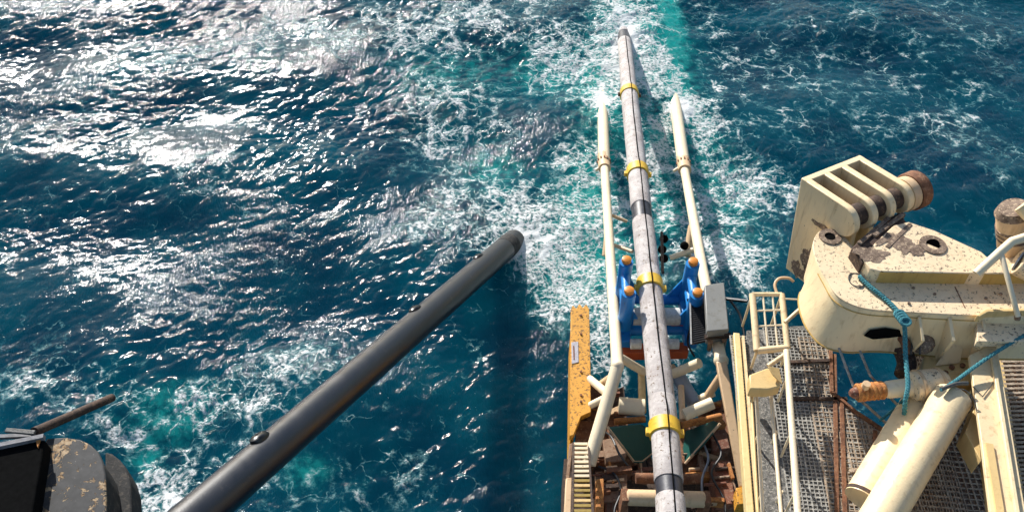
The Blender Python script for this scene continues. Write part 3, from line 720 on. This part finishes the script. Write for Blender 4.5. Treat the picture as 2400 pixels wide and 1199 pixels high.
# ------------------------------------------------------------------ comb of hinge lugs
ZA = 13.0
A, Cc = U(1885, 422, ZA), U(2027, 366, ZA)
bvec = (Cc - A); B = bvec.normalized()
zs = np.linspace(9, 18, 400)
zt = min(zs, key=lambda z: abs((U(1998, 497, z) - A).dot(B)))
T = U(1998, 497, zt); La = (T - A).length; a_ = (T - A).normalized(); w_ = a_.cross(B)
if w_.z > 0: w_ = -w_
hb = thing('hinge_block', 'cream hinge block of four parallel lug plates with a rusty pin', 'hinge', A + V((0, 0, -5)))
r = .62; Hh = 4.4
prof = [(0, 0), (La - r * .6, 0)] + [(La - r * .6 + r * math.sin(t), r - r * math.cos(t)) for t in np.linspace(.2, 2.9, 12)] + [(La * .62, 2 * r + .25), (La * .5, 2 * r + 1.0), (La * .5, Hh * .93), (La * .42, Hh), (.1, Hh)]
def lug(off, thick, scale=1.0):
    return [A + B * off + a_ * u + w_ * v for u, v in prof], B * thick
W = bvec.length
for off in (0, .29, .58, .88):
    P, t = lug(W * off, .27); MB().prism(P, t).build('lug_plate', M['cream'], hb, bevel=.035)
bp = [A + a_ * -.30 + w_ * -.0, A + B * (W + .30 - W * .14 + .02) + a_ * -.30, ]
pb = MB(); e = A - B * .004; f_ = A + B * (W * .88 + .274)
pb.rings([[e + a_ * .12 + w_ * -.004, f_ + a_ * .12 + w_ * -.004, f_ - a_ * .16, e - a_ * .16], [e + a_ * .12 + w_ * Hh, f_ + a_ * .12 + w_ * Hh, f_ - a_ * .16 + w_ * Hh, e - a_ * .16 + w_ * Hh]])
pb.build('back_plate', M['cream'], hb, bevel=.03)
pcn = A + a_ * (La - r * .6) + w_ * r
for off in (0, .29, .58):
    MB().tube(pcn + B * (W * off + .275), pcn + B * (W * (off + .29) - .005), r * .66, n=28).build('spacer', M['rust_dark'], hb)
p0 = pcn + B * (W * .88 + .27)
MB().path([p0, p0 + B * .34, p0 + B * .36], [r * 1.06, r * 1.06, r * .98], 32).build('pin_head', M['tan'], hb)
MB().path([p0 + B * .36, p0 + B * .42, p0 + B * .80, p0 + B * .88], [r * 1.12, r * 1.18, r * 1.18, r * 1.0], 32).build('pin_end', M['rust'], hb)
MB().tube(p0 + B * .88, p0 + B * .90, r * .7, n=24).build('pin_cap', M['rust_pale'], hb)
MB().tube(pcn + B * .06, pcn + B * W, r * .5, n=20).build('pin', M['rust_dark'], hb)
# scraped boss on the near face
def on_face(px, py):
    d = U(px, py, 0) - cam.location; return cam.location + d * ((A - cam.location).dot(B) / d.dot(B))
def blotch(c, ex, ey, n=34):
    ph = [random.uniform(0, 6.28) for _ in range(5)]
    return [c + (ex * math.cos(t) + ey * math.sin(t)) * (1 + .16 * math.sin(2 * t + ph[0]) + .13 * math.sin(3 * t + ph[1]) + .10 * math.sin(5 * t + ph[2]) + .08 * math.sin(9 * t + ph[3]) + .06 * math.sin(14 * t + ph[4])) for t in np.linspace(0, 2 * math.pi, n, endpoint=False)]
for i_, (px, py, ra_, rb_) in enumerate(((1892, 606, .30, .55), (1866, 628, .26, .34), (1884, 645, .3, .2), (1925, 530, .42, .12))):
    MB().prism(blotch(on_face(px, py) - B * .001, a_ * ra_, w_ * rb_), -B * (.014 + .004 * i_)).build('scraped_patch', M['worn'], hb)

# ------------------------------------------------------------------ hinge bracket with the rounded nose
ZB = 12.0
br = thing('hinge_bracket', 'large cream hinge bracket with a rounded nose and speckled top', 'bracket', U(2100, 800, 8))
topo = [(1905, 585), (1908, 560), (1922, 543), (1945, 538), (1968, 546), (1992, 572), (2022, 612), (2052, 648), (2120, 662), (2420, 665), (2420, 745), (2300, 742), (2120, 733), (2040, 727), (1992, 714), (1958, 692), (1938, 660), (1918, 625)]
boto = [(1884, 670), (1884, 650), (1895, 630), (1920, 625), (1950, 630), (1980, 660), (2010, 700), (2040, 720), (2110, 735), (2400, 745), (2400, 845), (2250, 842), (2062, 826), (1985, 828), (1925, 812), (1887, 768), (1871, 722), (1872, 692)]
Tp = [U(x, y, ZB) for x, y in topo]; Bt = [U(x, y, ZB - 1.75) for x, y in boto]
def dense(P):
    n = len(P); out = []
    for i in range(n):
        p0, p1, p2, p3 = P[i - 1], P[i], P[(i + 1) % n], P[(i + 2) % n]
        sharp = i in (8, 9, 10)
        for kk in range(4):
            t = kk / 4
            out.append(p1.lerp(p2, t) if sharp else .5 * ((2 * p1) + (p2 - p0) * t + (2 * p0 - 5 * p1 + 4 * p2 - p3) * t * t + (3 * p1 - p0 - 3 * p2 + p3) * t ** 3))
    return out
Td, Bd = dense(Tp), dense(Bt)
MB().rings([Td, [p.lerp(q, .5) for p, q in zip(Td, Bd)], Bd]).build('nose_shell', M['cream_clean'], br, bevel=.03)
tpl = [p + V((0, 0, .05)) for p in Td]; cen = sum(Td, V()) / len(Td)
MB().prism(tpl, (0, 0, -.048)).build('top_plate', M['cream_worn'], br, bevel=.012)
rear = [(2022, 606), (2052, 568), (2095, 528), (2130, 520), (2190, 540), (2300, 590), (2318, 606), (2420, 600), (2420, 640), (2300, 641), (2064, 636), (2040, 630)]
ZR = ZB + .6
MB().prism([U(x, y, ZR) for x, y in rear], (0, 0, -.9)).build('rear_plate', M['cream_worn'], br, bevel=.03)
def ring(c, r0, r1, h, n=28, nrm=V((0, 0, 1)), ex=V((1, 0, 0))):
    ey = nrm.cross(ex).normalized(); ex = ey.cross(nrm)
    R = lambda rr, z: [c + (ex * math.cos(t) + ey * math.sin(t)) * rr + nrm * z for t in [2 * math.pi * k / n for k in range(n)]]
    return MB().rings([R(r0, 0), R(r0, h), R(r1, h), R(r1, -.12)], cap=False)
for i_, (px, py, ex, ey) in enumerate(((2042, 596, V((.55, .12, 0)), V((-.1, .34, 0))), (2112, 570, V((.34, -.30, 0)), V((.20, .42, 0))), (2080, 560, V((.5, .3, 0)), V((-.06, .12, 0))), (2150, 585, V((.3, .1, 0)), V((0, .3, 0))))):
    MB().prism(blotch(U(px, py, ZR + .012 + .004 * i_), ex, ey), (0, 0, -.010)).build('scraped_patch', M['worn'], br)
a, b = U(2064, 636, ZR) + V((0, -.015, -.30)), U(2420, 641, ZR) + V((0, -.015, -.30)); MB().beam(a, b, .03, .54).build('riser_plate', M['ochre'], br)  # overlay whose ochre holds the riser's rust stains and its shade
ring(U(2186, 575, ZR), .46, .24, .05).build('eye_ring', M['worn'], br)
MB().tube(U(2186, 575, ZR - .05), U(2186, 575, ZR + .012), .23, n=24).build('eye_hole', M['black'], br)
e = U(1945, 556, ZB + .05); ring(e, .40, .20, .05).build('eye_ring', M['worn'], br)
MB().tube(e - V((0, 0, .05)), e + V((0, 0, .012)), .20, n=20).build('eye_hole', M['black'], br)
c = U(1896, 608, ZB - .6)
# clevis plates, coloured dark for the shade and grease beneath the lugs
for x0, y0, x1, y1 in ((2005, 590, 2075, 530), (2040, 572, 2110, 520), (2070, 600, 2125, 545)):
    a, b = U(x0, y0, ZR - .42), U(x1, y1, ZR - .42); MB().beam(a, b, .16, .9).build('clevis_plate', M['worn'], br, bevel=.02)
MB().prism([U(x, y, ZR - .05) for x, y in [(1996, 580), (2050, 530), (2108, 496), (2128, 525), (2085, 572), (2022, 618)]], (0, 0, -1.2)).build('shade_grease_block', M['rust_dark'], br, bevel=.05)  # dark block added to fill in the shade and grease beneath the lugs
wb = [p.lerp(q, .10) for p, q in zip(Td, Bd)]
MB().path([p + V((-.01, -.01, 0)) for p in wb[44:68]], .022, 6).build('weld_or_reflection_line', M['ochre'], br)
MB().path([p.lerp(q, .97) + V((-.01, -.02, 0)) for p, q in zip(Td[40:70], Bd[40:70])], .03, 6).build('weld_or_reflection_line', M['ochre'], br)
for x, y in ((2080, 700), (2130, 712), (2190, 690), (2310, 700), (2345, 690), (2140, 676), (2015, 672)):
    c = U(x, y, ZB + .05); MB().tube(c - V((0, 0, .01)), c + V((0, 0, .05)), .055, n=6).build('bolt', M['worn'], br, smooth=False)
# raised strip, weld seam and lower front wall
MB().beam(U(2050, 650, ZB + .09), U(2420, 660, ZB + .09), .28, .06).build('edge_strip', M['tan'], br)
MB().beam(U(2238, 672, ZB + .055), U(2262, 722, ZB + .055), .03, .02).build('weld_seam', M['rust'], br)
MB().prism([U(x, y, ZB - .25) for x, y in [(2290, 742), (2310, 722), (2420, 716), (2420, 800), (2290, 800)]], (0, 0, -.3)).build('step_plate', M['cream_worn'], br, bevel=.02)
MB().prism([U(x, y, ZB + .30) for x, y in [(2290, 738), (2312, 724), (2430, 722), (2430, 728), (2316, 731), (2296, 742)]], (0, 0, -.3)).build('kerb_strip', M['straw'], br, bevel=.02)
# front wall in shade below the top plate with ribs
for x, wd, dz in ((2152, .10, 1.2), (2222, .12, 1.9), (2300, .10, 1.7)):
    t = U(x, 742, ZB - .06); m = MB(); m.prism([t, t + V((0, -.75, -.35)), t + V((0, -.55, -dz)), t + V((0, 0, -dz))], (wd, 0, 0)); m.build('gusset', M['cream'], br, bevel=.015)
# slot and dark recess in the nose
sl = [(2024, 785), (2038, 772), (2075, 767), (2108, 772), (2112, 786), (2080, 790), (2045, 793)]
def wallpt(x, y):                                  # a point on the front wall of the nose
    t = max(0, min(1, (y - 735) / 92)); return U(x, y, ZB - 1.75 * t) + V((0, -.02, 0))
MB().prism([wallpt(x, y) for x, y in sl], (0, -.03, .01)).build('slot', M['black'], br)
rc = thing('link_arm', 'brown scraped link arm with a rusty knuckle under the hinge bracket', 'link', U(2130, 850, 9.0))
MB().path(smooth_path([U(2075, 800, 10.4), U(2110, 815, 10.3), U(2125, 850, 10.1), U(2118, 880, 10.0)]), [.32] * 25, 14).build('arm', M['rust_dark'], rc)
MB().path(smooth_path([U(2100, 778, 10.9), U(2120, 800, 10.9), U(2128, 830, 10.7)]), .16, 12).build('hook', M['rust'], rc)
MB().ball(U(2160, 802, 10.8), .44, 14, 9, .8).build('knuckle', M['worn'], rc)
MB().prism([U(x, y, 10.6) for x, y in [(2172, 776), (2192, 772), (2194, 800), (2176, 804)]], (0, 0, -.3)).build('plate', M['ivory'], rc)
for tt in (0, .35): MB().path([U(2142 + tt * 30, 775, 11), U(2135 + tt * 60, 830, 10.9)], .035, 6).build('wire', M['wire'], rc)

# lower ochre housing and gussets behind the tubes
ho = thing('pivot_housing', 'ochre cream pivot housing below the bracket above the diagonal tubes', 'housing', U(2250, 850, 9))
MB().prism([U(x, y, 10.3) for x, y in [(2165, 835), (2240, 800), (2330, 790), (2330, 850), (2270, 900), (2210, 905), (2160, 880)]], (0, 0, -1.6)).build('body', M['straw'], ho, bevel=.05)
m = MB(); t = U(2240, 770, 11.2); m.prism([U(2262, 762, 11.3), U(2242, 852, 10.35), U(2190, 858, 10.35)], (.14, .05, 0)); m.build('gusset', M['cream'], ho, bevel=.015)
m = MB(); m.prism([U(2318, 745, 11.3), U(2312, 850, 10.3), U(2268, 850, 10.3)], (.14, .05, 0)); m.build('gusset', M['cream'], ho, bevel=.015)
for x, y in ((2230, 862), (2255, 858), (2215, 875)):
    c = U(x, y, 10.32); MB().tube(c, c + V((0, 0, .08)), .09, n=10).build('bolt', M['rust'], ho)

# rod with the rusty bushing
rd = thing('hydraulic_rod', 'short cream rod with a bright orange rusty bushing tip', 'rod', U(2100, 912, 9.6))
def rp(t): return U(1992 + 210 * t, 922 - 22 * t, 10.3)
MB().path([rp(.0), rp(.03), rp(.07)], [.10, .17, .20], 16).build('tip', M['rust_red'], rd)
pts, rs = [], []
for i in range(19):
    t = .07 + .31 * i / 18; pts.append(rp(t)); rs.append(.31 if i % 3 else .26)
MB().path(pts, rs, 24).build('bushing', M['rust_orange'], rd)
MB().path([rp(.38), rp(.42), rp(.68)], [.25, .29, .32], 24).build('rod', M['ivory'], rd)
MB().path([rp(.66), rp(.69), rp(.78), rp(.98), rp(1.06)], [.34, .50, .55, .55, .42], 28).build('sleeve', M['cream_worn'], rd)
for t in (.74, .96): MB().path([rp(t), rp(t + .03)], .575, 28).build('sleeve_band', M['tan'], rd)
c = rp(.14); MB().tube(c + V((0, 0, .2)), c + V((0, 0, .5)), .13, n=10).build('nipple', M['tan'], rd)

# the two big diagonal tubes
def ram(name, label, pts, r, mat, n=40):
    t = thing(name, label, 'tube', pts[-1], 'big diagonal cream tubes')
    a, b = pts; d = (b - a).normalized()
    MB().path([a, a + d * .06, a + d * .12, b], [r * .8, r * .95, r, r], n).build('barrel', mat, t)
    MB().path([b - d * .16, b - d * .04], [r * 1.03, r * 1.03], n).build('end_band', M['rust_dark'], t)
    return t
ram('ram_tube', 'nearer and fully sunlit of the two big diagonal cream tubes', [U(2236, 925, 10.6), U(1995, 1330, 9.3)], .61, M['cream_clean'])
ram('ram_tube', 'shaded rear tube of the two diagonal cream tubes, under the rod sleeve', [U(2170, 925, 9.7), U(2022, 1172, 8.9)], .60, M['cream_clean'])

# leg of the frame
lg = thing('frame_leg', 'cream welded frame leg of flanged plates running to the bottom right edge', 'frame leg', U(2340, 1150, 8))
MB().prism([U(x, y, 11.0) for x, y in [(2272, 832), (2335, 800), (2346, 860), (2420, 1290), (2333, 1290), (2300, 1030)]], (0, 0, -.16)).build('top_plate', M['cream'], lg, bevel=.02)
MB().prism([U(x, y, 10.83) for x, y in [(2316, 850), (2326, 850), (2392, 1290), (2378, 1290)]], (0, 0, -1.5)).build('web_plate', M['straw'], lg)
MB().beam(U(2326, 838, 11.08), U(2398, 1290, 11.08), .12, .14).build('flange_rib', M['cream'], lg, bevel=.02)
MB().beam(U(2318, 1040, 11.05), U(2358, 1290, 11.05), .22, .08).build('inset_strip', M['straw'], lg)
MB().prism([U(x, y, 10.4) for x, y in [(2262, 1012), (2290, 940), (2300, 1080), (2290, 1062)]], (0, 0, -.8)).build('gusset', M['straw'], lg, bevel=.02)
MB().path([U(2280, 905, 11.05), U(2303, 929, 11.05), U(2328, 897, 11.05)], .02, 6).build('wire', M['wire'], lg)
MB().path(smooth_path([U(2240, 912, 11.3), U(2262, 914, 11.3), U(2282, 935, 11.2), U(2290, 965, 11)]), .02, 6).build('wire', M['wire'], lg)
MB().prism([U(x, y, 11.4) for x, y in [(2340, 748), (2420, 700), (2420, 775), (2345, 800)]], (0, 0, -.5)).build('head_plate', M['cream'], lg, bevel=.03)
MB().beam(U(2310, 782, 11.3), U(2425, 735, 11.5), .16, .2).build('head_rib', M['ivory'], lg, bevel=.02)

# ------------------------------------------------------------------ right edge: worn roller and hand rail
dr = thing('worn_roller', 'rust streaked cream roller drum cut off by the right edge', 'roller', U(2380, 600, 12))
a, b = U(2376, 492, 14.2), U(2382, 588, 12.4)
MB().path([a, a.lerp(b, .1), a.lerp(b, .85), b], [.42, .56, .60, .5], 32).build('drum', M['tan'], dr)
for i, t in enumerate((.35, .45, .55)):
    c = a.lerp(b, t); MB().path([c, c + (b - a) * .05], .605, 32).build('rust_band', M['worn'], dr)
MB().path([a.lerp(b, -.06), a.lerp(b, .06)], [.46, .60], 32).build('rim', M['worn'], dr)
MB().tube(U(2400, 478, 14.8), U(2440, 520, 14.5), .35).build('axle', M['cream'], dr)
MB().tube(U(2385, 612, 12.9), U(2440, 640, 12.7), .50, .46, 28).build('hub', M['cream_worn'], dr, bevel=.05)
MB().tube(U(2384, 611, 12.9), U(2388, 613, 12.9), .36, n=24).build('hub_cap', M['bluegrey'], dr)
hr = thing('hand_rail', 'ivory bent hand rail tube crossing in front of the worn roller', 'hand rail', U(2370, 720, 12))
MB().path([U(2288, 642, 13), U(2345, 590, 13.6), U(2372, 566, 13.9), U(2440, 545, 14.1)], .15, 14).build('rail', M['ivory'], hr)
MB().path([U(2346, 592, 13.6), U(2364, 660, 13.2), U(2386, 742, 12.4)], .085, 12).build('post', M['ivory'], hr)
MB().path([U(2386, 735, 12.42), U(2384, 748, 12.2)], .10, 12).build('foot', M['rust_pale'], hr)

# ------------------------------------------------------------------ ropes
cn = U(2008, 656, ZB + .07)
ringp = [cn + V((math.cos(t) * .27, math.sin(t) * .33, .02 * math.sin(3 * t))) for t in np.linspace(0, 2 * math.pi, 28)]
tag(MB().path(ringp, .022, 6).build('wire_ring', M['wire']), 'thin wire ring lying on the speckled bracket top', 'ring')
def rope(pts, r, label):
    p = smooth_path(pts, 14); m = MB()
    for ph in (0, 2 * math.pi / 3, 4 * math.pi / 3):
        q = []
        for i, c in enumerate(p):
            t = i * 1.1 + ph; d = (p[min(i + 1, len(p) - 1)] - p[max(i - 1, 0)]).normalized(); s = d.cross(V((0, 0, 1))).normalized(); u = s.cross(d)
            q.append(c + (s * math.cos(t) + u * math.sin(t)) * r * .55)
        m.path(q, r * .62, 6)
    return tag(m.build('rope', M['rope']), label, 'rope')
rope0 = rope([U(2014, 648, ZB + .14), U(2040, 672, ZB + .16), U(2075, 700, ZB + .14), U(2108, 735, ZB + .12), U(2120, 765, ZB - .2), U(2122, 830, 11.2), U(2128, 900, 10.95), U(2122, 940, 10.6), U(2118, 990, 9.5)], .075, 'turquoise rope hanging from the wire ring over the bracket edge')
k_ = U(2112, 738, ZB + .18)
m = MB()
for i in range(4):
    m.path([k_ + V((math.cos(t) * .16 + .03 * i - .05, math.sin(t) * .12 - .1 * i, .05 * math.sin(t) + .02)) for t in np.linspace(0, 2 * math.pi, 14)], .06, 6)
m.build('knot', M['rope'], rope0)
rope([U(2205, 914, 11.2), U(2240, 892, 11.25), U(2275, 866, 11.3), U(2330, 828, 11.5), U(2400, 786, 11.8), U(2440, 765, 12)], .06, 'turquoise rope stretched from the rod sleeve to the right edge')
MB_r = MB().path(smooth_path([U(2206, 912, 11.22), U(2240, 900, 11.26), U(2268, 898, 11.25)]), .07, 8).build('rope_tail', M['wire'])
tag(MB_r, 'short dark rope tail lying on top of the nearer tube', 'rope')
rope([U(2062, 985, 8.5), U(2100, 955, 9.4), U(2128, 925, 10.6)], .05, 'short turquoise rope end hanging over the deck opening')

# ------------------------------------------------------------------ dark tube on the left
bo = thing('dark_tube', 'long dark grey steel tube dipping into the sea left of the pipe', 'tube', U(1200, 570, 0))
tip, tail = U(1194, 574, .25), U(395, 1265, 11.0)
dd = (tail - tip).normalized()
MB().path([tip - dd * .8, tip - dd * .02, tip.lerp(tail, .5), tail], [.64, .65, .66, .66], 56).build('tube_wall', M['dark_tube'], bo)
MB().path([tip - dd * .03, tip + dd * .9], [.656, .657], 56).build('wet_end', M['dark_steel'], bo)
viewn = lambda p: (cam.location - p).normalized()
for px, py in ((1122, 600), (984, 722), (634, 1022)):
    best = min(np.linspace(0, 1, 800), key=lambda t: abs(px_of(tip.lerp(tail, t))[1] - (py + 22 + (py - 600) * .03)))
    p = tip.lerp(tail, best); vn = viewn(p); sdv = dd.cross(vn).normalized(); 
    if px_of(p + sdv)[0] > px_of(p)[0]: sdv = -sdv
    nrm = (sdv * .80 + vn * .60).normalized(); c = p + nrm * .60
    o1 = [c + dd * math.cos(t) * .40 + dd.cross(nrm) * math.sin(t) * .27 for t in np.linspace(0, 2 * math.pi, 20, endpoint=False)]
    pg = MB(); pg.rings([o1, [q + nrm * .14 for q in o1], [c + (q - c) * .9 + nrm * .22 for q in o1], [c + (q - c) * .6 + nrm * .28 for q in o1], [c + (q - c) * .2 + nrm * .30 for q in o1]]); pob = pg.build('plug', M['gloss_black'], bo)
    MB().ball(c + nrm * .30, .05, 8, 6).build('plug_bolt', M['wire'], pob)
for t in (.42,):
    c = tip.lerp(tail, t); MB().path([c - dd * .03, c + dd * .03], [.659, .659], 56).build('weld_seam', M['dark_tube'], bo)
for k_ in (-.62, -.80):  # thin brown lines painting a reflection along the tube's lower side
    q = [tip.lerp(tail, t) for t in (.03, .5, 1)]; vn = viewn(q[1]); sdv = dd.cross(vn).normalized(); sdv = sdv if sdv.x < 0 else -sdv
    n_ = (sdv * k_ + vn * math.sqrt(1 - k_ * k_)); MB().path([p + n_ * .652 for p in q], .022, 6).build('weld_or_reflection_line', M['worn'], bo)

# ------------------------------------------------------------------ bottom left: flaking dark housing, pole and bar
hs = thing('dark_housing', 'dark steel housing with flaking paint at the bottom left corner', 'housing', U(150, 1150, 11))
MB().prism([U(x, y, 14) for x, y in [(108, 1027), (150, 1024), (188, 1029), (212, 1041), (230, 1058), (241, 1080), (247, 1110), (252, 1290), (40, 1290)]], (0, 0, -.12)).build('top_plate', M['flaked'], hs, bevel=.04)
MB().prism([U(x, y, 13.88) for x, y in [(112, 1030), (150, 1027), (186, 1032), (210, 1044), (227, 1061), (238, 1082), (244, 1112), (249, 1290), (45, 1290)]], (0, 0, -2.2)).build('body', M['dark_steel'], hs, bevel=.05)
MB().prism([U(x, y, 14.5) for x, y in [(-60, 1066), (104, 1026), (62, 1290), (-60, 1290)]], (0, 0, -1.5)).build('black_block', M['black'], hs, bevel=.05)  # plain matt black slab at the corner
MB().beam(U(-60, 1058, 14.55), U(104, 1024, 14.55), .12, .16).build('edge_angle', M['edge_grey'], hs)
MB().beam(U(-60, 1026, 14.4), U(86, 1020, 14.4), .10, .10).build('edge_angle', M['edge_grey'], hs)
MB().prism([U(x, y, 14.56) for x, y in [(82, 1024), (96, 1024), (88, 1048)]], (0, 0, -.05)).build('rust_tab', M['rust_orange'], hs)
MB().prism([U(x, y, 12.6) for x, y in [(246, 1058), (262, 1062), (280, 1076), (296, 1096), (306, 1130), (314, 1290), (246, 1290)]], (0, 0, -1.0)).build('side_shade_block', M['dark_steel'], hs, bevel=.05)  # near-black block standing for the housing's right side in shadow
po = MB(); po.path([U(80, 1012, 14.5), U(262, 932, 12.0)], [.13, .13], 14)
tag(po.build('pole', M['rust_dark']), 'short dark brown pole sticking out over the sea from the housing', 'pole')
tag(MB().beam(U(14, 1008, 14.6), U(82, 1014, 14.6), .12, .08).build('steel_bar', M['wire'], bevel=.01), 'thin grey steel bar behind the black corner block', 'bar')
